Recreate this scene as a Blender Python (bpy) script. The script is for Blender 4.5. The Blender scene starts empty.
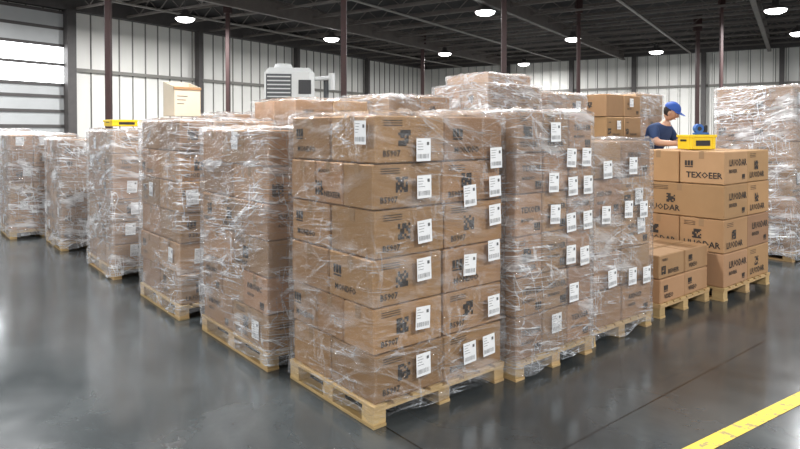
import bpy, math, random
from mathutils import Vector, Matrix, noise, Euler
random.seed(7)
sc = bpy.context.scene
COL = sc.collection
P0 = Vector((-0.150, 3.70)); A1 = math.radians(39.2)
V2 = Vector((math.cos(A1), math.sin(A1))); V1 = Vector((-math.sin(A1), math.cos(A1)))
def W(u, v): 
    p = P0 + V2*u + V1*v
    return (p.x, p.y)

# ------------------------------------------------------------------ materials
def mat(name, col=(.5,.5,.5), rough=.5, metal=0, emis=None, es=0, spec=.5):
    m = bpy.data.materials.new(name); m.use_nodes = True
    b = m.node_tree.nodes['Principled BSDF']
    b.inputs['Base Color'].default_value = (*col, 1)
    b.inputs['Roughness'].default_value = rough
    b.inputs['Metallic'].default_value = metal
    b.inputs['Specular IOR Level'].default_value = spec
    if emis:
        b.inputs['Emission Color'].default_value = (*emis, 1); b.inputs['Emission Strength'].default_value = es
    return m
class NT:
    def __init__(s, m): s.t = m.node_tree; s.n = s.t.nodes; s.l = s.t.links
    def node(s, typ, **kw):
        n = s.n.new(typ)
        for k, v in kw.items(): setattr(n, k, v)
        return n
    def link(s, a, b): s.l.new(a, b)
    def math(s, op, a, b=None, c=None, clamp=False):
        n = s.n.new('ShaderNodeMath'); n.operation = op; n.use_clamp = clamp
        for i, x in enumerate((a, b, c)):
            if x is None: continue
            if isinstance(x, (int, float)): n.inputs[i].default_value = x
            else: s.l.new(x, n.inputs[i])
        return n.outputs[0]
    def noise(s, vec, scale, detail=3, rough=.5, dist=0):
        n = s.n.new('ShaderNodeTexNoise'); n.inputs['Scale'].default_value = scale
        n.inputs['Detail'].default_value = detail; n.inputs['Roughness'].default_value = rough
        n.inputs['Distortion'].default_value = dist
        if vec is not None: s.l.new(vec, n.inputs['Vector'])
        return n.outputs['Fac']
    def mapping(s, vec, scale=(1,1,1), rot=(0,0,0), loc=(0,0,0)):
        n = s.n.new('ShaderNodeMapping'); n.inputs['Scale'].default_value = scale
        n.inputs['Rotation'].default_value = rot; n.inputs['Location'].default_value = loc
        s.l.new(vec, n.inputs['Vector']); return n.outputs[0]
    def mp(s, vec, scale, rot):
        return s.mapping(s.mapping(vec, (1,1,1), rot), scale)
    def mix(s, fac, a, b, blend='MIX'):
        n = s.n.new('ShaderNodeMix'); n.data_type = 'RGBA'; n.blend_type = blend
        for i, x in ((0, fac), (6, a), (7, b)):
            if isinstance(x, (int, float)): n.inputs[i].default_value = x
            elif isinstance(x, tuple): n.inputs[i].default_value = (*x, 1)
            else: s.l.new(x, n.inputs[i])
        return n.outputs[2]
    def bump(s, h, strength, dist=.01):
        n = s.n.new('ShaderNodeBump'); n.inputs['Strength'].default_value = strength
        n.inputs['Distance'].default_value = dist; s.l.new(h, n.inputs['Height']); return n.outputs[0]

def noisy(name, c1, c2, scale=8, rough=.6, metal=0, stretch=(1,1,1), bump=.1, tint=False, spec=.5):
    m = mat(name, c1, rough, metal, spec=spec); t = NT(m); b = t.n['Principled BSDF']
    tc = t.node('ShaderNodeTexCoord').outputs['Object']
    f = t.noise(t.mapping(tc, stretch), scale, 5, .6)
    c = t.mix(f, c1, c2)
    if tint:
        a = t.node('ShaderNodeAttribute', attribute_name='tint')
        c = t.mix(1.0, c, a.outputs['Color'], 'MULTIPLY')
    t.link(c, b.inputs['Base Color'])
    if bump: t.link(t.bump(f, bump), b.inputs['Normal'])
    return m

M_card = noisy('cardboard', (.415,.245,.125), (.315,.18,.088), 3, .72, tint=True, bump=.15, spec=.3)
M_tape = mat('packing_tape', (.33,.21,.115), .25)
M_ink = mat('print_ink', (.035,.027,.022), .7)
M_link = mat('label_ink', (.12,.12,.12), .7)
M_label = noisy('paper_label', (.92,.92,.92), (.84,.84,.84), 20, .5, bump=0)
M_wood = noisy('pallet_pine', (.64,.46,.23), (.40,.26,.11), 6, .75, stretch=(1,1,6), bump=.3, tint=True)
M_white = noisy('cream_carton', (.66,.58,.46), (.54,.46,.34), 4, .6, bump=.05)
M_yel = mat('yellow_plastic', (.88,.62,.02), .35)
M_blue = mat('blue_plastic', (.03,.12,.42), .4)
M_black = mat('black_rubber', (.02,.02,.022), .5)

def wrapmat(name, base, gain, gloss=.04):
    m = bpy.data.materials.new(name); m.use_nodes = True
    t = NT(m); t.n.clear()
    out = t.node('ShaderNodeOutputMaterial')
    tc = t.node('ShaderNodeTexCoord').outputs['Object']
    oi = t.node('ShaderNodeObjectInfo').outputs['Random']
    add = t.node('ShaderNodeVectorMath', operation='ADD')
    cx = t.node('ShaderNodeCombineXYZ')
    r = t.math('MULTIPLY', oi, 40.0)
    for i in range(3): t.link(r, cx.inputs[i])
    t.link(tc, add.inputs[0]); t.link(cx.outputs[0], add.inputs[1])
    v = add.outputs[0]
    def crease_glint(vec, scale, det, dist, width, p=1.0):  # thin film crease lines; they carry painted white highlights and feed the bump
        n = t.noise(vec, scale, det, .5, dist)
        d = t.math('ABSOLUTE', t.math('SUBTRACT', n, .5))
        return t.math('SUBTRACT', 1.0, t.math('DIVIDE', d, width), clamp=True)
    r1 = crease_glint(t.mp(v, (.6,.6,11), (.08,-.08,0)), 1.7, 2, .15, .024)
    r2 = crease_glint(t.mp(v, (.5,.5,7), (.55,-.50,0)), 1.8, 1, .1, .012)
    r3 = crease_glint(t.mp(v, (.5,.5,7), (-.40,.36,0)), 1.9, 1, .1, .012)
    r4 = crease_glint(t.mp(v, (3.2,3.2,.6), (.10,.08,0)), 2.2, 2, .3, .014)
    r5 = crease_glint(t.mp(v, (.9,.9,6), (.2,-.16,0)), 4.6, 2, .3, .024)
    cloud = t.noise(t.mp(v, (.9,.9,3.2), (.22,-.22,0)), 2.0, 4, .58, .4)
    cl = t.math('MULTIPLY', t.math('SUBTRACT', cloud, .53, clamp=True), 3.0)
    gate = t.math('MULTIPLY', t.math('SUBTRACT', t.noise(v, 1.9, 2, .5), .36, clamp=True), 3.6, clamp=True)
    s = t.math('ADD', t.math('MULTIPLY', r1, .85), t.math('MULTIPLY', r2, .65))
    s = t.math('ADD', s, t.math('MULTIPLY', r3, .55))
    s = t.math('ADD', s, t.math('MULTIPLY', r4, .6))
    s = t.math('ADD', s, t.math('MULTIPLY', r5, .30))
    s = t.math('MULTIPLY', s, gate)
    tot = t.math('ADD', s, cl)
    fac = t.math('ADD', base, t.math('MULTIPLY', tot, gain), clamp=True)  # highlights and glare on the film painted in as white streaks and patches
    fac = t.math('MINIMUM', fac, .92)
    fine = t.noise(t.mp(v, (.9,.9,4.8), (.25,-.25,0)), 3.8, 4, .52, .4)
    h = t.math('ADD', t.math('MULTIPLY', fine, 1.2), t.math('MULTIPLY', s, .3))
    bn = t.bump(h, .85, .025)
    tr = t.node('ShaderNodeBsdfTransparent'); tr.inputs[0].default_value = (.98,.98,.98,1)
    gl = t.node('ShaderNodeBsdfGlossy'); gl.inputs['Roughness'].default_value = .08; t.link(bn, gl.inputs['Normal'])
    lw = t.node('ShaderNodeLayerWeight'); lw.inputs[0].default_value = .15; t.link(bn, lw.inputs['Normal'])
    gf = t.math('ADD', gloss, t.math('MULTIPLY', lw.outputs['Fresnel'], .38), clamp=True)
    m1 = t.node('ShaderNodeMixShader'); t.link(gf, m1.inputs[0]); t.link(tr.outputs[0], m1.inputs[1]); t.link(gl.outputs[0], m1.inputs[2])
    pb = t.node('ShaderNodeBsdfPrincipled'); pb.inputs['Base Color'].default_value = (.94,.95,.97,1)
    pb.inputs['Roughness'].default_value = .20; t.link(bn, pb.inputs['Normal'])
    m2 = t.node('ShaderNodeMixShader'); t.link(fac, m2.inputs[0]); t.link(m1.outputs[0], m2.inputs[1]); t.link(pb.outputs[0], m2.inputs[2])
    t.link(m2.outputs[0], out.inputs['Surface'])
    return m
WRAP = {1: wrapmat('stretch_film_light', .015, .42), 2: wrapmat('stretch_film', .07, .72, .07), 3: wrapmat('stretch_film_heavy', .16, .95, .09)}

# ------------------------------------------------------------------ mesh builder
class MB:
    def __init__(s): s.v = []; s.f = []; s.m = []; s.t = []; s.mats = []
    def mi(s, m):
        if m not in s.mats: s.mats.append(m)
        return s.mats.index(m)
    def face(s, idx, m, tint=(1,1,1)): s.f.append(idx); s.m.append(s.mi(m)); s.t.append(tint)
    def quad(s, pts, m, tint=(1,1,1)):
        n = len(s.v); s.v += [tuple(p) for p in pts]; s.face(tuple(range(n, n+len(pts))), m, tint)
    def box(s, a, b, m, bev=0, tint=(1,1,1), R=None):
        a = Vector(a); b = Vector(b); c = (a+b)/2; h = (b-a)/2; h = Vector([abs(x) for x in h])
        def X(p):
            p = Vector(p)
            if R is not None: p = R @ p
            return tuple(c + p)
        if bev <= 0:
            n = len(s.v)
            for sx in (-1,1):
                for sy in (-1,1):
                    for sz in (-1,1): s.v.append(X((sx*h.x, sy*h.y, sz*h.z)))
            for q in ((0,1,3,2),(4,6,7,5),(0,4,5,1),(2,3,7,6),(0,2,6,4),(1,5,7,3)):
                s.face(tuple(n+i for i in q), m, tint)
            return
        bev = min(bev, min(h)*.45)
        idx = {}; loc = {}
        for sx in (-1,1):
            for sy in (-1,1):
                for sz in (-1,1):
                    sg = (sx,sy,sz)
                    for ax in range(3):
                        p = [sg[k]*(h[k] - (0 if k == ax else bev)) for k in range(3)]
                        idx[(sg,ax)] = len(s.v); loc[len(s.v)] = Vector(p); s.v.append(X(p))
        def add(l):
            p = [loc[i] for i in l]; nrm = (p[1]-p[0]).cross(p[2]-p[0])
            cen = sum(p, Vector())/len(p)
            if nrm.dot(cen) < 0: l = l[::-1]
            s.face(tuple(l), m, tint)
        for ax in range(3):
            o = [k for k in range(3) if k != ax]
            for sg in (-1,1):
                l = []
                for (p, q) in ((-1,-1),(1,-1),(1,1),(-1,1)):
                    t = [0,0,0]; t[ax] = sg; t[o[0]] = p; t[o[1]] = q
                    l.append(idx[(tuple(t), ax)])
                add(l)
        for ax in range(3):
            o = [k for k in range(3) if k != ax]
            for p in (-1,1):
                for q in (-1,1):
                    t1 = [0,0,0]; t1[ax] = -1; t1[o[0]] = p; t1[o[1]] = q; t2 = list(t1); t2[ax] = 1
                    t1 = tuple(t1); t2 = tuple(t2)
                    add([idx[(t1,o[0])], idx[(t1,o[1])], idx[(t2,o[1])], idx[(t2,o[0])]])
        for sx in (-1,1):
            for sy in (-1,1):
                for sz in (-1,1):
                    add([idx[((sx,sy,sz),k)] for k in range(3)])
    def tube(s, p, q, r1, r2, m, n=12, caps=True):
        p = Vector(p); q = Vector(q); d = (q-p).normalized()
        x = d.orthogonal().normalized(); y = d.cross(x); k = len(s.v)
        for (c, r) in ((p, r1), (q, r2)):
            for i in range(n):
                a = 2*math.pi*i/n; s.v.append(tuple(c + x*math.cos(a)*r + y*math.sin(a)*r))
        for i in range(n): s.face((k+i, k+(i+1)%n, k+n+(i+1)%n, k+n+i), m)
        if caps: s.face(tuple(k+n-1-i for i in range(n)), m); s.face(tuple(k+n+i for i in range(n)), m)
    def lathe(s, c, prof, m, n=24):
        k = len(s.v); c = Vector(c)
        for (r, z) in prof:
            for i in range(n):
                a = 2*math.pi*i/n; s.v.append(tuple(c + Vector((r*math.cos(a), r*math.sin(a), z))))
        for j in range(len(prof)-1):
            for i in range(n): s.face((k+j*n+i, k+j*n+(i+1)%n, k+(j+1)*n+(i+1)%n, k+(j+1)*n+i), m)
    def obj(s, name, parent=None, smooth=False):
        me = bpy.data.meshes.new(name); me.from_pydata(s.v, [], s.f)
        for m in s.mats: me.materials.append(m)
        me.polygons.foreach_set('material_index', s.m)
        at = me.color_attributes.new('tint', 'FLOAT_COLOR', 'CORNER')
        buf = []
        for p, t in zip(me.polygons, s.t): buf += [t[0], t[1], t[2], 1.0]*p.loop_total
        at.data.foreach_set('color', buf)
        if smooth: me.polygons.foreach_set('use_smooth', [True]*len(me.polygons))
        me.update()
        o = bpy.data.objects.new(name, me); COL.objects.link(o)
        if parent: o.parent = parent
        return o
def empty(name, loc, rz=0):
    e = bpy.data.objects.new(name, None); COL.objects.link(e); e.location = loc; e.rotation_euler = (0,0,rz)
    e.empty_display_size = .2
    return e

# ------------------------------------------------------------------ text cache
TXT = {}
def text_geo(w):
    if w in TXT: return TXT[w]
    cu = bpy.data.curves.new('t', 'FONT'); cu.body = w; cu.resolution_u = 1; cu.offset = .022
    o = bpy.data.objects.new('t', cu); COL.objects.link(o)
    bpy.context.view_layer.update()
    dg = bpy.context.evaluated_depsgraph_get(); me = o.evaluated_get(dg).to_mesh()
    vs = [(v.co.x, v.co.y) for v in me.vertices]; fs = [tuple(p.vertices) for p in me.polygons]
    wd = max(v[0] for v in vs)
    o.evaluated_get(dg).to_mesh_clear(); bpy.data.objects.remove(o)
    TXT[w] = (vs, fs, wd); return TXT[w]

def frame(face, s_, z, off, w, d):
    if face == 'R': return Vector((s_, -off, z)), Vector((1,0,0))
    return Vector((-off, s_, z)), Vector((0,-1,0))
def d_text(mb, word, face, s_, z, h, off, w, d, m=None):
    vs, fs, wd = text_geo(word); o, hx = frame(face, s_, z, off, w, d); k = len(mb.v); sc_ = h/.7
    for (a, b) in vs: mb.v.append(tuple(o + hx*((a)*sc_) + Vector((0,0,b*sc_))))
    for f in fs: mb.face(tuple(k+i for i in f), m or M_ink)
    return wd*sc_
def d_rect(mb, face, s_, z, wd, h, off, w, d, m, rot=0):
    o, hx = frame(face, s_, z, off, w, d); up = Vector((0,0,1))
    c, s2 = math.cos(rot), math.sin(rot); a = hx*c + up*s2; b = up*c - hx*s2
    mb.quad([o-a*wd/2-b*h/2, o+a*wd/2-b*h/2, o+a*wd/2+b*h/2, o-a*wd/2+b*h/2], m)
def d_label(mb, face, s_, z, wd, h, off, w, d, rot=0):
    o, hx = frame(face, s_, z, off, w, d); up = Vector((0,0,1))
    c, s2 = math.cos(rot), math.sin(rot); a = hx*c + up*s2; b = up*c - hx*s2
    n = Vector((0,-1,0)) if face == 'R' else Vector((-1,0,0))
    def r(x0, y0, x1, y1, m, e):
        q = o + n*e
        mb.quad([q+a*x0*wd+b*y0*h, q+a*x1*wd+b*y0*h, q+a*x1*wd+b*y1*h, q+a*x0*wd+b*y1*h], m)
    r(-.5,-.5,.5,.5, M_label, 0)
    x = -.42
    while x < .38:
        bw = random.choice((.015,.02,.03)); r(x, -.38, x+bw, -.18, M_link, .0012); x += bw + random.choice((.035,.055))
    for k in range(4):
        y = .38 - k*.12
        r(-.42, y-.02, random.uniform(-.2,.05), y, M_link, .0012)
    r(.22,.2,.38,.34, M_link, .0012)
def d_icon(mb, face, s_, z, sz, off, w, d, kind):
    if kind == 0:
        n = 6; c = sz/n
        for i in range(n):
            for j in range(n):
                if random.random() < .76:
                    d_rect(mb, face, s_+(i-(n-1)/2)*c, z+(j-(n-1)/2)*c, c*1.02, c*1.02, off, w, d, M_ink)
    else:
        for i in (-1, 0, 1):
            d_rect(mb, face, s_+i*sz*.36, z, sz*.28, sz*.62, off, w, d, M_ink)
        d_rect(mb, face, s_, z-sz*.45, sz, sz*.12, off, w, d, M_ink)

WORDS = ['B5907', 'MONDFO', 'NBXEER', 'A3DOS9', 'LIUODAR', 'INBONIC', 'TEXOER', 'BISVEER', '0.59.9', '08/60']
# ------------------------------------------------------------------ pallet, wrap, stack
def build_pallet(w, d, parent):
    mb = MB()
    def tn(): 
        k = random.uniform(.78, 1.08); return (k, k*random.uniform(.95,1), k*random.uniform(.9,1))
    for i in range(3):
        x = (w-.1)*i/2
        mb.box((x,0,.0),(x+.1,d,.02), M_wood, .002, tn())
        for j in range(3):
            y = (d-.13)*j/2
            mb.box((x,y+.005,.02),(x+.1,y+.125,.10), M_wood, .003, tn())
    for j in range(3):
        y = (d-.12)*j/2
        mb.box((0,y,.10),(w,y+.12,.119), M_wood, .002, tn())
    n = 8
    for i in range(n):
        x = (w-.105)*i/(n-1)
        mb.box((x,-.004,.119),(x+.105,d+.004,.14), M_wood, .002, tn())
    return mb.obj('wooden_pallet', parent)

def build_wrap(w, d, H, parent, level, seed, loose=.010, zb=.05, top=True):
    mb = MB(); off = .010; r = .03
    x0, y0, x1, y1 = -off, -off, w+off, d+off
    per = []
    def seg(ax, ay, bx, by, nx, ny):
        L = math.hypot(bx-ax, by-ay); n = max(4, int(L/.03))
        for i in range(n):
            t = i/n; per.append((ax+(bx-ax)*t, ay+(by-ay)*t, nx, ny))
    def arc(cx, cy, a0):
        for i in range(4):
            a = a0 + math.pi/2*i/4; per.append((cx+r*math.cos(a), cy+r*math.sin(a), math.cos(a), math.sin(a)))
    seg(x0+r, y0, x1-r, y0, 0, -1); arc(x1-r, y0+r, -math.pi/2)
    seg(x1, y0+r, x1, y1-r, 1, 0); arc(x1-r, y1-r, 0)
    seg(x1-r, y1, x0+r, y1, 0, 1); arc(x0+r, y1-r, math.pi/2)
    seg(x0, y1-r, x0, y0+r, -1, 0); arc(x0+r, y0+r, math.pi)
    n = len(per); nz = int((H-zb)/.03)
    so = Vector((seed*3.1, seed*1.7, seed*.9))
    for j in range(nz+1):
        tz = j/nz
        for (px, py, nx, ny) in per:
            z = zb + (H+.006-zb)*tz
            if j == 0: z += .07*noise.noise(Vector((px*3, py*3, seed)))
            q = Vector((px*2.2, py*2.2, z*7 + (px-py)*1.2)) + so
            a = abs(noise.noise(q)) + .5*abs(noise.noise(q*2.7))
            g = noise.noise(Vector((px*.9, py*.9, z*1.3)) + so)
            e = loose*a*1.3 + loose*.8*max(0, g)
            if z < .14: e += .006
            mb.v.append((px+nx*e, py+ny*e, z))
    total = nz+1
    if top:
        cx, cy = w/2, d/2
        for k, ins in enumerate((.03, .09, .17, .25)):
            for (px, py, nx, ny) in per:
                ii = ins*(1 + (.5*noise.noise(Vector((px*4, py*4, seed+k))) if k > 1 else 0))
                vx = px + (cx-px)*min(1, ii/(w/2)); vy = py + (cy-py)*min(1, ii/(d/2))
                z = H + .012 + .045*abs(noise.noise(Vector((vx*9, vy*9, seed*2.0))))
                mb.v.append((vx, vy, z))
            total += 1
    for j in range(total-1):
        for i in range(n):
            a = j*n+i; b = j*n+(i+1)%n
            mb.face((a, b, b+n, a+n), WRAP[level])
    return mb.obj('stretch_wrap', parent, smooth=True)

def build_stack(name, u, v, w, d, layers, nx, ny, wrap=0, labels=.5, seed=1, rz=0, prints=.7, extra_labels=None, loose=.010, base=0.14, lbl=(.12,.145), wordset=None, topbox=None, tone=1.0, ps=1.0):
    random.seed(seed*101)
    x, y = W(u, v)
    e = empty(name, (x, y, 0), A1+math.radians(rz))
    build_pallet(w, d, e)
    mb = MB(); z = base; ws = wordset or random.sample(WORDS, 3)
    des = random.randint(0, 3)
    pr = MB()
    m_ = .012
    for li, h in enumerate(layers):
        cx = nx[li % len(nx)]; cy = ny[li % len(ny)]
        jx = random.uniform(-.007, .007); jy = random.uniform(-.007, .007)
        for i in range(cx):
            for j in range(cy):
                a0 = m_ + (w-2*m_)*i/cx; a1 = m_ + (w-2*m_)*(i+1)/cx
                b0 = m_ + (d-2*m_)*j/cy; b1 = m_ + (d-2*m_)*(j+1)/cy
                k = random.uniform(.76, 1.12)*tone; t = (k, k*random.uniform(.97,1.03), k*random.uniform(.93,1.1))
                g = .005
                ox = jx + random.uniform(-.005,.005); oy = jy + random.uniform(-.005,.005)
                R = Matrix.Rotation(random.uniform(-.006,.006), 3, 'Z')
                mb.box((a0+g+ox, b0+g+oy, z+.001), (a1-g+ox, b1-g+oy, z+h-.006), M_card, .008, t, R)
                mb.quad([(a0+.01+ox, (b0+b1)/2-.028+oy, z+h-.0052), (a1-.01+ox, (b0+b1)/2-.028+oy, z+h-.0052),
                         (a1-.01+ox, (b0+b1)/2+.028+oy, z+h-.0052), (a0+.01+ox, (b0+b1)/2+.028+oy, z+h-.0052)], M_tape)
                if j == 0:
                    fo = -(b0+g+oy) + .0035; bw = a1-a0
                    decorate(pr, 'R', a0+ox, a1+ox, z, h, fo, w, d, ws, des, prints, ps)
                    if random.random() < labels:
                        d_label(pr, 'R', a0+bw*random.uniform(.35,.78), z+h*random.uniform(.38,.7), *lbl, fo+.012, w, d, random.uniform(-.05,.05))
                if i == 0:
                    fo = -(a0+g+ox) + .0035
                    d_rect(pr, 'L', (b0+b1)/2+oy, z+h-.048, .055, .08, fo-.0005, w, d, M_tape)
                    decorate(pr, 'L', b0+oy, b1+oy, z, h, fo, w, d, ws, des+1, prints*.8, ps)
                    if random.random() < labels*.35:
                        d_label(pr, 'L', b0+(b1-b0)*random.uniform(.25,.6), z+h*random.uniform(.4,.7), *lbl, fo+.012, w, d, random.uniform(-.05,.05))
        z += h
    H = z
    for (f, s_, zz) in (extra_labels or []):
        d_label(pr, f, s_, zz, *lbl, .026, w, d, random.uniform(-.06,.06))
    if topbox:
        for (bx0, by0, bx1, by1, bh) in topbox:
            k = random.uniform(.9,1.1)
            mb.box((bx0,by0,z+.001),(bx1,by1,z+bh), M_card, .006, (k,k,k))
            decorate(pr, 'R', bx0, bx1, z, bh, -by0+.002, w, d, ws, des, 1, ps)
            mb.quad([(bx0+.005,(by0+by1)/2-.03,z+bh+.001),(bx1-.005,(by0+by1)/2-.03,z+bh+.001),(bx1-.005,(by0+by1)/2+.03,z+bh+.001),(bx0+.005,(by0+by1)/2+.03,z+bh+.001)], M_tape)
    mb.obj('cartons', e); 
    if pr.v: pr.obj('prints_and_labels', e)
    if wrap: build_wrap(w, d, H, e, wrap, seed, loose)
    if wrap and topbox:
        for k,(bx0, by0, bx1, by1, bh) in enumerate(topbox):
            sub = empty('top_tier', (bx0, by0, 0)); sub.parent = e
            build_wrap(bx1-bx0, by1-by0, H+bh, sub, wrap, seed+k+50, loose, zb=H+.01)
    return e, H

def decorate(pr, face, a, b, z, h, off, w, d, ws, des, p, ps):
    bw = b-a
    left = a if face == 'R' else b
    sg = 1 if face == 'R' else -1
    if random.random() > p: return
    th = min(.038*ps, h*.14*ps)
    dd = (des + (1 if random.random() < .35 else 0)) % 4
    wd = ws[0]
    def word(wd, fx, fz, th):
        L = text_geo(wd)[2]*th/.7
        if L > bw*(.96-fx): th *= bw*(.96-fx)/L
        d_text(pr, wd, face, left + sg*bw*fx, z+h*fz, th, off, w, d)
    if dd == 0:
        word(wd, .1, .14, th); d_icon(pr, face, left+sg*bw*.40, z+h*.52, min(.10,h*.34), off, w, d, 0)
        for k in range(3): d_rect(pr, face, left+sg*bw*.24, z+h*(.88-k*.05), bw*.26, .005, off, w, d, M_ink)
    elif dd == 1:
        word(ws[1], .16, .18, th); d_icon(pr, face, left+sg*bw*.22, z+h*.62, min(.09,h*.33), off, w, d, 1)
    elif dd == 2:
        word(ws[2], .34, .16, th); word(ws[1], .12, .72, th*.6)
        d_icon(pr, face, left+sg*bw*.17, z+h*.35, min(.10,h*.34), off, w, d, 0)
    else:
        word(ws[0], .2, .55, th*1.1); word(ws[2], .2, .34, th*.6)
        d_icon(pr, face, left+sg*bw*.80, z+h*.22, min(.07,h*.24), off, w, d, 1)

N = 'wrapped_carton_pallet'
ml = [('R', .379, 1.69), ('R', .385, 1.455), ('R', .39, 1.17), ('R', .385, .93), ('R', .375, .62), ('R', .38, .32),
      ('R', 1.06, 1.62), ('R', 1.05, 1.42), ('R', 1.05, 1.22), ('R', 1.04, .97), ('R', .80, 1.37), ('R', .80, .90), ('R', 1.04, .58), ('R', .80, .30), ('R', .99, .31),
      ('L', .10, 1.80)]
build_stack(N, 0, 0, 1.18, 1.02, [.30,.285,.30,.30,.285,.30], [2], [2,3,2,2,3,2], wrap=1, labels=0, seed=3, extra_labels=ml, wordset=['B5907','MONDFO','NBXEER'], prints=.8)
# left row
build_stack(N, -.08, 1.22, 1.02, 1.28, [.28]*6, [2], [2,3], wrap=2, labels=.4, seed=4, loose=.014, wordset=['INBONIC','VNXMU','A3DOS9'])
build_stack(N, -.15, 2.88, 1.02, 1.20, [.295]*6, [2,3], [2], wrap=2, labels=.35, seed=5, loose=.015)
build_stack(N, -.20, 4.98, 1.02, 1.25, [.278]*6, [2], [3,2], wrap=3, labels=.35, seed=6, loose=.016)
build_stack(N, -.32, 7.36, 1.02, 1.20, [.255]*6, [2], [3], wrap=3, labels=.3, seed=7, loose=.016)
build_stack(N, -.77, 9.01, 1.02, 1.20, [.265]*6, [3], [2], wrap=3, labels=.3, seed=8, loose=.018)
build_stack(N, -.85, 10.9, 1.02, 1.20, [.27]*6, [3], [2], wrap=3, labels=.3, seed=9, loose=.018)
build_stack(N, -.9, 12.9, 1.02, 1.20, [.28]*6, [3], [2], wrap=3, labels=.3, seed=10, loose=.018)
# right row
l2 = [('R', .42, 1.80), ('R', .40, 1.42), ('R', .42, 1.18), ('R', .62, 1.60), ('R', .64, 1.38), ('R', .82, 1.60), ('R', .84, 1.38),
      ('R', .62, 1.10), ('R', .84, 1.10), ('R', .62,.85), ('R',.80,.82), ('R', .66, .55)]
build_stack(N, 1.215, -.08, .95, 1.05, [.31,.29,.30,.31,.30,.30], [3,3,3], [2], wrap=2, labels=.1, seed=12, extra_labels=l2, loose=.012)
l3 = [('R', .22, 1.48), ('R', .62, 1.50), ('R', .2, 1.1), ('R', .55, 1.12), ('R', .8, 1.1), ('R', .3, .55), ('R', .62, .52), ('R', .86, .5)]
build_stack(N, 2.21, -.02, 1.0, 1.05, [.31,.32,.31,.32,.32], [2], [2], wrap=2, labels=.1, seed=13, extra_labels=l3, loose=.012, lbl=(.13,.15))
C = 'carton_pallet_stack'
build_stack(C, 3.44, 0.02, 1.03, 1.0, [.235,.235], [2], [2], wrap=0, labels=0, seed=14, prints=1, wordset=['8IZEL','VIXEO','BISVEER'], tone=1.1, ps=1.3)
e5, H5 = build_stack(C, 4.53, -.1, 1.22, 1.0, [.36,.36,.37,.36], [2], [1,2,1,2], wrap=0, labels=.0, seed=15, prints=1, wordset=['LIUODAR','TEXOEER','BISVEER'], tone=1.12, ps=1.7)
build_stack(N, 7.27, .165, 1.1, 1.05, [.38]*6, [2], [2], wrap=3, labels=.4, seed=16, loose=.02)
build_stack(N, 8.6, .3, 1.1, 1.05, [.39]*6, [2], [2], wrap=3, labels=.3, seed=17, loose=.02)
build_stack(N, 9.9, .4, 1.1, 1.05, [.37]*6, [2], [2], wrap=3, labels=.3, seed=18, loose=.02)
# second row behind
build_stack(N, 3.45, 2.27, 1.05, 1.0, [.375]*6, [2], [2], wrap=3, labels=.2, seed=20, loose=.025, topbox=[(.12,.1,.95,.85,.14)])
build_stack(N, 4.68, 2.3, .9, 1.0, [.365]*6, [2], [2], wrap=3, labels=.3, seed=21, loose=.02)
build_stack(C, 6.9, 2.8, 1.1, 1.1, [.38]*6, [2], [2], wrap=0, labels=.2, seed=22)
build_stack(N, 8.15, 3.0, 1.0, 1.1, [.39]*6, [2], [2], wrap=2, labels=.3, seed=29)
build_stack(N, 2.17, 2.62, 1.0, 1.0, [.347]*6, [2], [2], wrap=2, labels=.2, seed=23, loose=.02)
build_stack(N, 1.08, 2.85, 1.0, 1.0, [.335]*6, [2], [2], wrap=1, labels=.6, seed=24, loose=.02)
build_stack(N, .98, 4.3, 1.0, 1.1, [.313]*6, [2], [2], wrap=2, labels=.2, seed=25, loose=.02)
build_stack(N, .95, 6.4, 1.0, 1.1, [.29]*6, [2], [2], wrap=2, labels=.2, seed=26, loose=.02)
build_stack(N, 1.0, 8.6, 1.0, 1.1, [.28]*6, [2], [2], wrap=2, labels=.2, seed=27, loose=.02)
build_stack(N, 2.3, 4.6, 1.0, 1.1, [.33]*6, [2], [2], wrap=2, labels=.2, seed=28, loose=.02)

# ------------------------------------------------------------------ items on stacks
def tote(name, u, v, z, w, d, h, rz, m):
    x, y = W(u, v); e = empty(name, (x, y, z), A1+rz); mb = MB()
    t = .012
    mb.box((-w/2*.92,-d/2*.92,0),(w/2*.92,d/2*.92,.012), m, .003)
    for (ax, sg) in ((0,-1),(0,1),(1,-1),(1,1)):
        if ax == 0: 
            x0 = sg*w/2; mb.box((x0-t/2,-d/2,.005),(x0+t/2,d/2,h-.006), m, .004)
        else:
            y0 = sg*d/2; mb.box((-w/2,y0-t/2,.005),(w/2,y0+t/2,h-.006), m, .004)
    for sg in (-1,1):
        mb.box((-w/2-.015,sg*d/2-.016,h-.03),(w/2+.015,sg*d/2+.016,h), m, .006)
        mb.box((sg*w/2-.016,-d/2-.015,h-.03),(sg*w/2+.016,d/2+.015,h), m, .006)
        for k in (-.4,.4):
            mb.box((w*k-.008,sg*d/2-.014,.01),(w*k+.008,sg*d/2+.014,h-.03), m, .003)
        mb.box((sg*w/2-.012,-.05,h*.55),(sg*w/2+.012,.05,h*.68), M_black, .003)
    mb.box((-w*.28,-d/2-.010,h*.25),(w*.28,-d/2-.004,h*.62), M_black, .002)
    mb.box((-w/2+.01,-d/2+.01,h-.010),(w/2-.01,d/2-.01,h-.001), m, .003)
    mb.obj('tote_body', e); return e
tote('yellow_tote', 5.0, .42, H5, .34, .20, .17, -.45, M_yel)
tote('yellow_tote', .10, 5.65, .14+.278*6+.055, .36, .28, .085, .1, M_yel)
x, y = W(5.10, .42); e = empty('tape_dispenser', (x, y, H5+.171), .1); mb = MB()
mb.box((-.09,-.025,0),(.09,.025,.025), M_blue, .006)
mb.tube((-.03,-.025,.07),(-.03,.025,.07),.055,.055, M_blue, 20)
mb.tube((-.03,-.03,.07),(-.03,.03,.07),.025,.025, M_black, 16)
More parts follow.
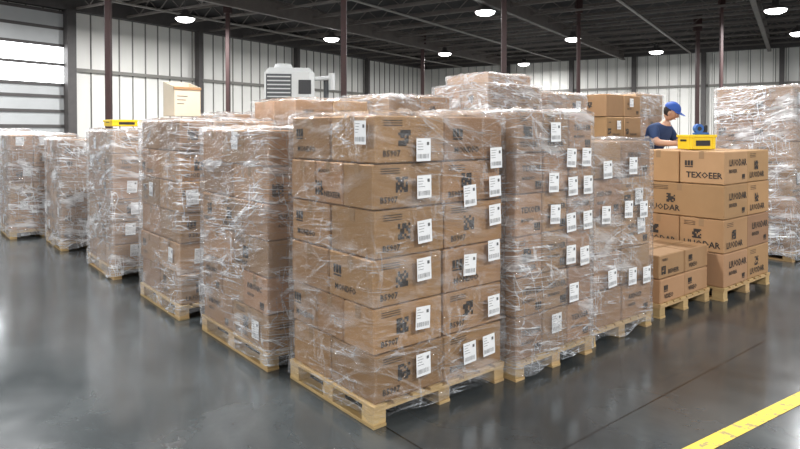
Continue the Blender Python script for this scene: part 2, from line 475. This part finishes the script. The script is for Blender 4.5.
mb.box((.04,-.02,.02),(.075,.02,.11), M_black, .006); mb.obj('dispenser_body', e)
# open parts bin (two faces visible)
x, y = W(.22, 3.80); e = empty('open_parts_bin', (x, y, .14+.295*6+.055), A1+.12); mb = MB()
w, d, h = .30, .26, .34; t = .008
mb.box((-w/2,-d/2,0),(w/2,d/2,t), M_white)
mb.box((-w/2,-d/2,0),(w/2,-d/2+t,h*.92), M_white, .002); mb.box((-w/2,d/2-t,0),(w/2,d/2,h*1.12), M_white, .002)
for sx in (-1,1):
    n = len(mb.v); xx = sx*w/2
    for q in (xx, xx-sx*t): mb.v += [(q,-d/2,0),(q,d/2,0),(q,d/2,h*1.12),(q,-d/2,h*.92)]
    mb.face((n,n+1,n+2,n+3), M_white); mb.face((n+4,n+5,n+6,n+7), M_white); mb.face((n+2,n+3,n+7,n+6), M_white)
mb.box((-w/2-.006,-d/2-.008,h*.84),(w/2+.006,-d/2+.012,h*.92), M_card, .002)
for k in range(3): mb.box((-w*.4,-d/2-.0015,h*(.62-k*.12)),(-w*.4+.12-.02*k,-d/2,h*(.64-k*.12)), M_ink)
mb.box((-w*.38,-.1,t),(w*.38,.1,h*.85), M_card, .004)
mb.obj('bin_panels', e)

# packing machine behind
M_mach = noisy('machine_enamel', (.62,.63,.62), (.5,.51,.5), 3, .4, bump=0)
M_dark = mat('machine_dark', (.06,.065,.07), .4)
e = empty('packing_machine', (-1.96, 11.3, 0), .15); mb = MB()
mb.box((-.45,-.4,0),(.45,.4,.25), M_dark, .02)
mb.box((-.38,-.32,.25),(.38,.32,2.25), M_mach, .03)
mb.box((-.48,-.42,2.25),(.40,.42,2.92), M_mach, .09)
mb.box((-.44,-.435,2.35),(.0,-.41,2.8), M_dark, .01)
for k in range(6): mb.box((-.42,-.45,2.39+k*.07),(-.02,-.43,2.41+k*.07), M_mach)
mb.tube((-.15,-.1,2.87),(-.15,-.1,3.0),.2,.14, M_mach, 20)
mb.box((.12,-.43,2.45),(.34,-.41,2.7), M_black, .01)
mb.tube((.40,0,2.75),(.72,0,2.78),.04,.04, M_mach, 12); mb.tube((.72,0,2.55),(.72,0,2.86),.06,.06, M_mach, 12)
mb.tube((.62,.1,0),(.62,.1,2.8),.05,.05, M_dark, 12); mb.box((.5,-.02,0),(.74,.22,.06), M_dark, .01)
mb.obj('machine_body', e)

# ------------------------------------------------------------------ room
Cn = Vector((1.71, 42.0)); dL = Vector((-.539,-.842)).normalized(); dR = Vector((-dL.y, dL.x)); 
if dR.x < 0: dR = -dR
def RW(a, b, z=0):
    p = Cn + dL*a + dR*b; return (p.x, p.y, z)
M_wall = mat('corrugated_wall_panel', (.72,.70,.64), .5); t = NT(M_wall)
tc = t.node('ShaderNodeTexCoord').outputs['Object']
f = t.noise(t.mapping(tc,(1,1,.3)), 1.2, 4, .6)
t.link(t.mix(f, (.86,.845,.80), (.70,.685,.64)), t.n['Principled BSDF'].inputs['Base Color'])
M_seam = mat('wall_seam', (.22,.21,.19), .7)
M_steel = noisy('painted_steel', (.055,.05,.05), (.10,.09,.085), 5, .6, bump=0)
M_col = noisy('red_oxide_column', (.06,.022,.02), (.035,.016,.015), 5, .55, bump=0)
M_joist = noisy('ceiling_joist', (.20,.175,.155), (.10,.085,.08), 3, .6, bump=0)
M_deck = noisy('roof_deck', (.045,.04,.04), (.018,.018,.018), 2, .85, stretch=(1,1,1), bump=0)
def corr_wall(name, L, along_a):
    mb = MB(); per = .55; n = int(L/per)
    def pt(s_, o, z): return RW(s_, o, z) if along_a else RW(o, s_, z)
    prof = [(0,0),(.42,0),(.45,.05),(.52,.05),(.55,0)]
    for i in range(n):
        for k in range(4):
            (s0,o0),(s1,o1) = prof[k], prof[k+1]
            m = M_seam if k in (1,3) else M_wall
            for (za, zb) in ((0,3.0),(3.0,6.6)):
                mb.quad([pt(i*per+s0,o0,za), pt(i*per+s1,o1,za), pt(i*per+s1,o1,zb), pt(i*per+s0,o0,zb)], m)
    return mb.obj(name)
corr_wall('wall_left', 52, True); corr_wall('wall_right', 45, False)
def rbox(mb, a0, b0, z0, a1, b1, z1, m):
    n = len(mb.v)
    for a in (a0,a1):
        for b in (b0,b1):
            for z in (z0,z1): mb.v.append(RW(a,b,z))
    for q in ((0,1,3,2),(4,6,7,5),(0,4,5,1),(2,3,7,6),(0,2,6,4),(1,5,7,3)): mb.face(tuple(n+i for i in q), m)
mb = MB(); rbox(mb, .06,.06,5.9,52,.35,6.5, M_steel); mb.obj('trim_1')
mb = MB(); rbox(mb, .06,.4,5.9,.35,45,6.5, M_steel); mb.obj('trim_2')
mb = MB(); rbox(mb, .4,.06,3.85,24.4,.14,3.97, M_seam); mb.obj('trim_3')
mb = MB(); rbox(mb, .06,.4,4.1,.14,45,4.22, M_seam); mb.obj('trim_4')
for k, b in enumerate((6,10,13.5,17,20.5,24,28)):
    mb = MB(); rbox(mb, .15,b,0,.4,b+.22,5.9, M_steel); mb.obj('wall_stud')
for k, a in enumerate((7,13,19)):
    mb = MB(); rbox(mb, a,.15,0,a+.2,.4,5.9, M_steel); mb.obj('wall_stud')
M_glow = mat('door_glazing', (.9,.9,.9), .3, emis=(.93,.97,1), es=7.0)
M_pan = noisy('door_panel', (.52,.53,.53), (.42,.43,.43), 2, .5, bump=0)
e = empty('door_1', (0,0,0)); mb = MB(); a0, a1 = 24.7, 33
rbox(mb, a0-.3,.08,0,a0,.45,5.9, M_steel); rbox(mb, a1,.08,0,a1+.3,.45,5.9, M_steel)
zz = [0,.5,1.0,1.5,2.0,2.5,3.0,3.40,4.08,4.72,5.30,5.85]
for k in range(11):
    z0 = zz[k]; z1 = zz[k+1]-.10
    m = M_glow if k in (7,8) else M_pan
    rbox(mb, a0,.10,z0,a1,.18,z1, m); rbox(mb, a0,.10,z1,a1,.22,z1+.10, M_steel)
rbox(mb, (a0+a1)/2-.05,.1,0,(a0+a1)/2+.05,.24,5.8, M_steel)
mb.obj('door_panels', e)

# floor
M_floor = mat('polished_concrete', (.09,.095,.095), .22, spec=.8); t = NT(M_floor); b = t.n['Principled BSDF']
tc = t.node('ShaderNodeTexCoord').outputs['Object']
n1 = t.noise(tc, .8, 7, .66, .6); n2 = t.noise(tc, 9, 5, .6)
n1c = t.math('MULTIPLY', t.math('SUBTRACT', n1, .30, clamp=True), 2.4, clamp=True)
base = t.mix(n1c, (.022,.028,.030), (.082,.092,.095)); base = t.mix(t.math('MULTIPLY', n2, .35), base, (.045,.047,.048))
rot = t.mapping(tc, (1,1,1), (0,0,-A1), (0,0,0))
sep = t.node('ShaderNodeSeparateXYZ'); t.link(rot, sep.inputs[0])
def joint(o, offs, sp):
    m_ = t.math('FRACT', t.math('DIVIDE', t.math('ADD', o, offs+1000*sp), sp))
    return t.math('LESS_THAN', m_, .014/sp)
j = t.math('MAXIMUM', joint(sep.outputs[0], 1.3, 3.6), joint(sep.outputs[1], -2.1, 3.6))
base = t.mix(t.math('MULTIPLY', j, .8), base, (.010,.010,.010)); t.link(base, b.inputs['Base Color'])
n3 = t.noise(tc, 1.3, 6, .62)
rg = t.math('ADD', .06, t.math('MULTIPLY', n3, .20)); t.link(rg, b.inputs['Roughness'])
t.link(t.bump(t.noise(tc, 2.2, 3, .5), .05, .02), b.inputs['Normal'])
mb = MB(); mb.quad([RW(0,0,0), RW(52,0,0), RW(52,45,0), RW(0,45,0)][::-1], M_floor); fl = mb.obj('floor')
if fl.data.polygons[0].normal.z < 0: fl.data.flip_normals()
M_line = mat('floor_marking_yellow', (.75,.5,.03), .5); t = NT(M_line)
tc = t.node('ShaderNodeTexCoord').outputs['Object']
n1 = t.noise(tc, 14, 6, .7); f = t.math('GREATER_THAN', n1, .58)
t.link(t.mix(f, (.72,.48,.04), (.30,.24,.08)), t.n['Principled BSDF'].inputs['Base Color'])
def line(name, p, q, wd):
    p = Vector(p); q = Vector(q); d = (q-p).normalized(); n = Vector((-d.y, d.x))*wd/2; mb = MB()
    mb.quad([(*(p-n),.003),(*(q-n),.003),(*(q+n),.003),(*(p+n),.003)], M_line); mb.obj(name)
line('floor_marking_line', (.61,2.76), (7.21,7.12), .10)

# ceiling
mb = MB(); mb.quad([RW(0,0,6.6), RW(52,0,6.6), RW(52,45,6.6), RW(0,45,6.6)], M_deck); mb.obj('ceiling')
e = empty('ceiling_truss_system', (0,0,0)); mb = MB()
for a in [1.5+1.9*k for k in range(14)]:
    rbox(mb, a,.4,6.42,a+.09,45,6.52, M_joist); rbox(mb, a,.4,5.95,a+.07,45,6.02, M_joist)
    b0 = .6; k = 0
    while b0 < 36:
        p = RW(a+.04,b0,6.0 if k%2 else 6.45); q = RW(a+.04,b0+.55,6.45 if k%2 else 6.0)
        mb.tube(p, q, .018,.018, M_joist, 4, False); b0 += .55; k += 1
for b_ in (6,13,20,27,34):
    rbox(mb, .4,b_,5.72,34,b_+.16,5.80, M_joist); rbox(mb, .4,b_+.06,5.8,34,b_+.1,6.2, M_joist); rbox(mb, .4,b_,6.2,34,b_+.16,6.27, M_joist)
M_cond = mat('conduit',(.35,.33,.3),.4)
for b_ in (3,9.5,16.5,23.5,30): 
    mb.tube(RW(.4,b_,5.88), RW(34,b_,5.88), .04,.04, M_cond, 6, False)
mb.obj('joists', e)
for (x, y, r) in ((-7.05,15,.065),(-1.26,14,.065),(2.69,16,.065),(-6.1,22,.07),(1.1,30,.09),(6.35,22,.06),(12.5,26,.07),(10.9,21,.05)):
    mb = MB(); mb.box((x-r,y-r,.02),(x+r,y+r,6.0), M_col, .01); mb.box((x-r*2,y-r*2,0),(x+r*2,y+r*2,.02), M_col, .003)
    mb.box((x-r*1.8,y-r*1.8,5.95),(x+r*1.8,y+r*1.8,6.6), M_col, .003); mb.obj('steel_column')

# ------------------------------------------------------------------ lamps
M_lens = mat('lamp_lens', (1,1,1), .4, emis=(1,.99,.97), es=14)
lamps = [(-7.2,20.8),(-2.0,15.3),(3.2,9.8),(-2.8,25.4),(2.7,19.6),(9.6,13.6),(13,8.6),(2.2,30.3),(7.1,25.4),(11.7,19.3),
         (-11.9,16.1),(-6.7,10.6),(-1.5,5.1),(3.7,-.4),(-11.4,5.9),(-6.2,.4),(-1.0,-5.0),(7,35),(12.25,29.6),(15.4,23.9),(8.6,3.6)]
for (x, y) in lamps:
    e = empty('high_bay_lamp', (x, y, 5.55)); mb = MB()
    mb.lathe((0,0,0), [(.02,.30),(.10,.30),(.12,.16),(.30,.06),(.34,.0),(.31,.0)], M_steel)
    mb.lathe((0,0,0), [(.31,.0),(.28,-.06),(.17,-.11),(.001,-.125)], M_lens)
    mb.tube((0,0,.30),(0,0,1.04),.012,.012, M_steel, 6)
    mb.obj('fixture', e, smooth=True)
    L = bpy.data.lights.new('lamp_light', 'AREA'); L.shape = 'DISK'; L.size = .6
    L.energy = 430; L.color = (.99,.995,1)
    o = bpy.data.objects.new('lamp_light', L); COL.objects.link(o); o.parent = e; o.location = (0,0,-.14)

# ------------------------------------------------------------------ worker
M_skin = noisy('skin', (.55,.33,.23), (.48,.27,.18), 12, .5, bump=0)
M_shirt = noisy('navy_tshirt', (.018,.045,.13), (.012,.03,.09), 10, .85, bump=.3)
M_pant = noisy('work_trousers', (.03,.03,.04), (.02,.02,.025), 10, .9, bump=.2)
M_shoe = mat('work_boot', (.03,.02,.015), .5)
M_cap = mat('blue_cap', (.02,.08,.36), .7)
M_hair = mat('dark_hair', (.02,.012,.008), .7)
x, y = W(5.52, 1.38); PH = .45
wk = empty('warehouse_worker', (x, y, PH), A1-math.pi/2)
def skin_mesh(name, pts, edges, parent, matf, sub=2):
    me = bpy.data.meshes.new(name); me.from_pydata([p[0] for p in pts], edges, []); me.update()
    o = bpy.data.objects.new(name, me); COL.objects.link(o)
    o.modifiers.new('s', 'SKIN'); 
    sv = me.skin_vertices[0].data
    for i, p in enumerate(pts):
        r = p[1]; sv[i].radius = (r, r) if isinstance(r, (int,float)) else r
        sv[i].use_root = (i == 0)
    sb = o.modifiers.new('sub', 'SUBSURF'); sb.levels = sub; sb.render_levels = sub
    bpy.context.view_layer.update()
    dg = bpy.context.evaluated_depsgraph_get()
    nm = bpy.data.meshes.new_from_object(o.evaluated_get(dg)); 
    bpy.data.objects.remove(o)
    ms = []
    for p in nm.polygons:
        c = p.center; best = None
        for (a, b) in edges:
            A = Vector(pts[a][0]); B = Vector(pts[b][0]); AB = B-A; tt = max(0, min(1, (c-A).dot(AB)/AB.length_squared))
            dd = (c-(A+AB*tt)).length
            if best is None or dd < best[0]: best = (dd, a, b, tt)
        m = matf(best[1], best[2], best[3], c)
        if m not in ms: ms.append(m)
        p.material_index = ms.index(m); p.use_smooth = True
    idx = [p.material_index for p in nm.polygons]
    nm.materials.clear()
    for m in ms: nm.materials.append(m)
    nm.polygons.foreach_set('material_index', idx)
    ob = bpy.data.objects.new(name, nm); COL.objects.link(ob); ob.parent = parent
    return ob
HZ = H5 - PH
pts = [((0,0,.94),(.14,.12)), ((.08,0,1.08),(.15,.13)), ((.18,0,1.22),(.17,.14)), ((.25,0,1.34),(.16,.135)), ((.31,0,1.44),.07), ((.345,0,1.50),.055),
       ((.0,.095,.86),.095), ((.05,.11,.50),.062), ((.0,.12,.10),.045), ((.02,.12,.04),.042), ((.17,.135,.035),.035),
       ((.0,-.095,.86),.095), ((.05,-.11,.50),.062), ((.0,-.12,.10),.045), ((.02,-.12,.04),.042), ((.17,-.135,.035),.035),
       ((.25,.18,1.375),.078), ((.34,.26,1.20),.055), ((.57,.16,HZ+.055),.030), ((.60,.155,HZ+.05),.026),
       ((.25,-.18,1.375),.078), ((.33,-.27,1.20),.055), ((.56,-.17,HZ+.055),.030), ((.59,-.165,HZ+.05),.026)]
edges = [(0,1),(1,2),(2,3),(3,4),(4,5),(0,6),(6,7),(7,8),(8,9),(9,10),(0,11),(11,12),(12,13),(13,14),(14,15),
         (3,16),(16,17),(17,18),(18,19),(3,20),(20,21),(21,22),(22,23)]
def mf(a, b, t_, c):
    if (a, b) in ((16,17),(20,21)): return M_shirt if t_ < .75 else M_skin
    if (a, b) in ((17,18),(18,19),(21,22),(22,23),(4,5)): return M_skin
    if b in (9,10,14,15) or a in (9,14): return M_shoe
    if c.z < .96: return M_pant
    return M_shirt
skin_mesh('body', pts, edges, wk, mf)
for sg in (1,-1):
    base = Vector((.60, .157*sg, HZ+.045)); 
    hp = [(tuple(base), .024), (tuple(base+Vector((.035,-.004*sg,-.008))), .030), (tuple(base+Vector((.07,-.008*sg,-.014))), .028)]
    he = [(0,1),(1,2)]
    skin_mesh('palm', hp, he, wk, lambda a,b,t_,c: M_skin)
    for k, (dy, L) in enumerate(((.026,.072),(.009,.08),(-.009,.076),(-.026,.060))):
        r0 = base+Vector((.065, (-.008-dy)*sg, -.010))
        r1 = r0+Vector((L*.42, -dy*.25*sg, .004)); r2 = r1+Vector((L*.32, 0, -.012)); r3 = r2+Vector((L*.24, 0, -.014))
        skin_mesh('finger', [(tuple(r0),.0095),(tuple(r1),.009),(tuple(r2),.0085),(tuple(r3),.007)], [(0,1),(1,2),(2,3)], wk, lambda a,b,t_,c: M_skin, 1)
    t0 = base+Vector((.02,-.022*sg,-.008)); t1 = t0+Vector((.025,-.025*sg,-.004)); t2 = t1+Vector((.03,-.008*sg,-.012))
    skin_mesh('thumb', [(tuple(t0),.012),(tuple(t1),.010),(tuple(t2),.008)], [(0,1),(1,2)], wk, lambda a,b,t_,c: M_skin, 1)
hc = Vector((.385, 0, 1.60)); HR = Matrix.Rotation(math.radians(32), 3, 'Y') @ Matrix.Rotation(math.radians(18), 3, 'Z')
def hp_(p): return tuple(hc + HR @ Vector(p))
mb = MB(); nu, nv = 32, 24
def headpt(th, ph):
    x_ = math.cos(ph)*math.cos(th); y_ = math.cos(ph)*math.sin(th); z_ = math.sin(ph)
    X = x_*.098; Y = y_*.076; Z = z_*.118
    if z_ < 0: Y *= 1+.28*z_; X *= 1+(.10*z_ if x_ > 0 else .35*z_)
    if x_ > .2:
        nz = math.exp(-((z_+.12)/.16)**2 - (y_/.13)**2); X += .024*nz
        X -= .008*math.exp(-((z_-.08)/.12)**2)*math.exp(-((abs(y_)-.38)/.16)**2)
        X += .006*math.exp(-((z_+.55)/.08)**2 - (y_/.25)**2)
        X += .008*math.exp(-((z_+.85)/.12)**2 - (y_/.3)**2)
    return (X, Y, Z)
for j in range(nv+1):
    for i in range(nu): mb.v.append(hp_(headpt(2*math.pi*i/nu, -math.pi/2+math.pi*j/nv)))
for j in range(nv):
    for i in range(nu):
        a = 2*math.pi*(i+.5)/nu; ph = -math.pi/2+math.pi*(j+.5)/nv
        x_, y_, z_ = math.cos(ph)*math.cos(a), math.cos(ph)*math.sin(a), math.sin(ph)
        m = M_hair if (x_ < -.05 and z_ > -.45) or (z_ > .5 and x_ < .6) else M_skin
        mb.face((j*nu+i, j*nu+(i+1)%nu, (j+1)*nu+(i+1)%nu, (j+1)*nu+i), m)
mb.obj('head', wk, smooth=True)
mb = MB()
M_eye = mat('eye_white', (.8,.8,.8), .3); M_lip = mat('lips', (.42,.18,.15), .5)
def blob(mb, c, r, m, n=10, k=6):
    b0 = len(mb.v)
    for j in range(k+1):
        ph = -math.pi/2+math.pi*j/k
        for i in range(n):
            th = 2*math.pi*i/n; mb.v.append(hp_((c[0]+r[0]*math.cos(ph)*math.cos(th), c[1]+r[1]*math.cos(ph)*math.sin(th), c[2]+r[2]*math.sin(ph))))
    for j in range(k):
        for i in range(n): mb.face((b0+j*n+i, b0+j*n+(i+1)%n, b0+(j+1)*n+(i+1)%n, b0+(j+1)*n+i), m)
for s_ in (1,-1):
    blob(mb, (.080,.030*s_,.008), (.011,.013,.008), M_eye); blob(mb, (.089,.030*s_,.008), (.004,.005,.005), M_black)
    blob(mb, (.086,.031*s_,.026), (.007,.017,.004), M_hair)
    blob(mb, (-.002,.077*s_,-.008), (.017,.008,.030), M_skin)
blob(mb, (.090,0,-.062), (.010,.022,.006), M_lip)
mb.obj('face_features', wk, smooth=True)
mb = MB(); b0 = 0; n = 28; k = 8
for j in range(k+1):
    ph = math.pi/2*j/k
    for i in range(n):
        th = 2*math.pi*i/n; mb.v.append(hp_((.106*math.cos(ph)*math.cos(th)-.002, .086*math.cos(ph)*math.sin(th), .042+.094*math.sin(ph))))
for j in range(k):
    for i in range(n): mb.face((j*n+i, j*n+(i+1)%n, (j+1)*n+(i+1)%n, (j+1)*n+i), M_cap)
b0 = len(mb.v); nn = 12
for r_, dz in ((0,0),(1,-.012)):
    for i in range(nn+1):
        a = -1.15+2.3*i/nn
        R0 = (.104*math.cos(a), .084*math.sin(a)); ext = .075*max(0, math.cos(a*1.25))
        mb.v.append(hp_((R0[0]+ext*r_, R0[1]*(1+.05*r_), .046+dz*r_)))
for i in range(nn): mb.face((b0+i, b0+i+1, b0+nn+2+i, b0+nn+1+i), M_cap)
mb.obj('cap', wk, smooth=True)
e = empty('step_platform', (x, y, 0), A1-math.pi/2); mb = MB()
M_alu = mat('platform_steel', (.35,.36,.37), .4, .8)
mb.box((-.32,-.40,.41),(.30,.40,.45), M_alu, .006)
for sx in (-.30,.25):
    for sy in (-.38,.34): mb.box((sx,sy,0),(sx+.04,sy+.04,.41), M_alu, .004)
mb.box((-.60,-.36,.20),(-.34,.36,.23), M_alu, .005)
for sy in (-.36,.32): mb.box((-.60,sy,0),(-.56,sy+.04,.20), M_alu, .003); mb.box((-.38,sy,0),(-.34,sy+.04,.2), M_alu, .003)
mb.box((-.30,-.37,.12),(.27,-.35,.15), M_alu); mb.box((-.30,.35,.12),(.27,.37,.15), M_alu)
mb.obj('platform_frame', e)

# ------------------------------------------------------------------ world + camera
wd = bpy.data.worlds.new('world'); sc.world = wd; wd.use_nodes = True
bg = wd.node_tree.nodes['Background']; bg.inputs[0].default_value = (.92,.96,1,1); bg.inputs[1].default_value = 1.1
F = 618
cam = bpy.data.cameras.new('camera'); cam.lens = F/800*36; cam.sensor_width = 36; cam.shift_y = -(94.5-F*math.tan(math.radians(1.0)))/800
co = bpy.data.objects.new('camera', cam); COL.objects.link(co); co.location = (.01,0,1.815)
co.rotation_euler = (math.radians(89.0), 0, 0); sc.camera = co
sc.view_settings.view_transform = 'Standard'
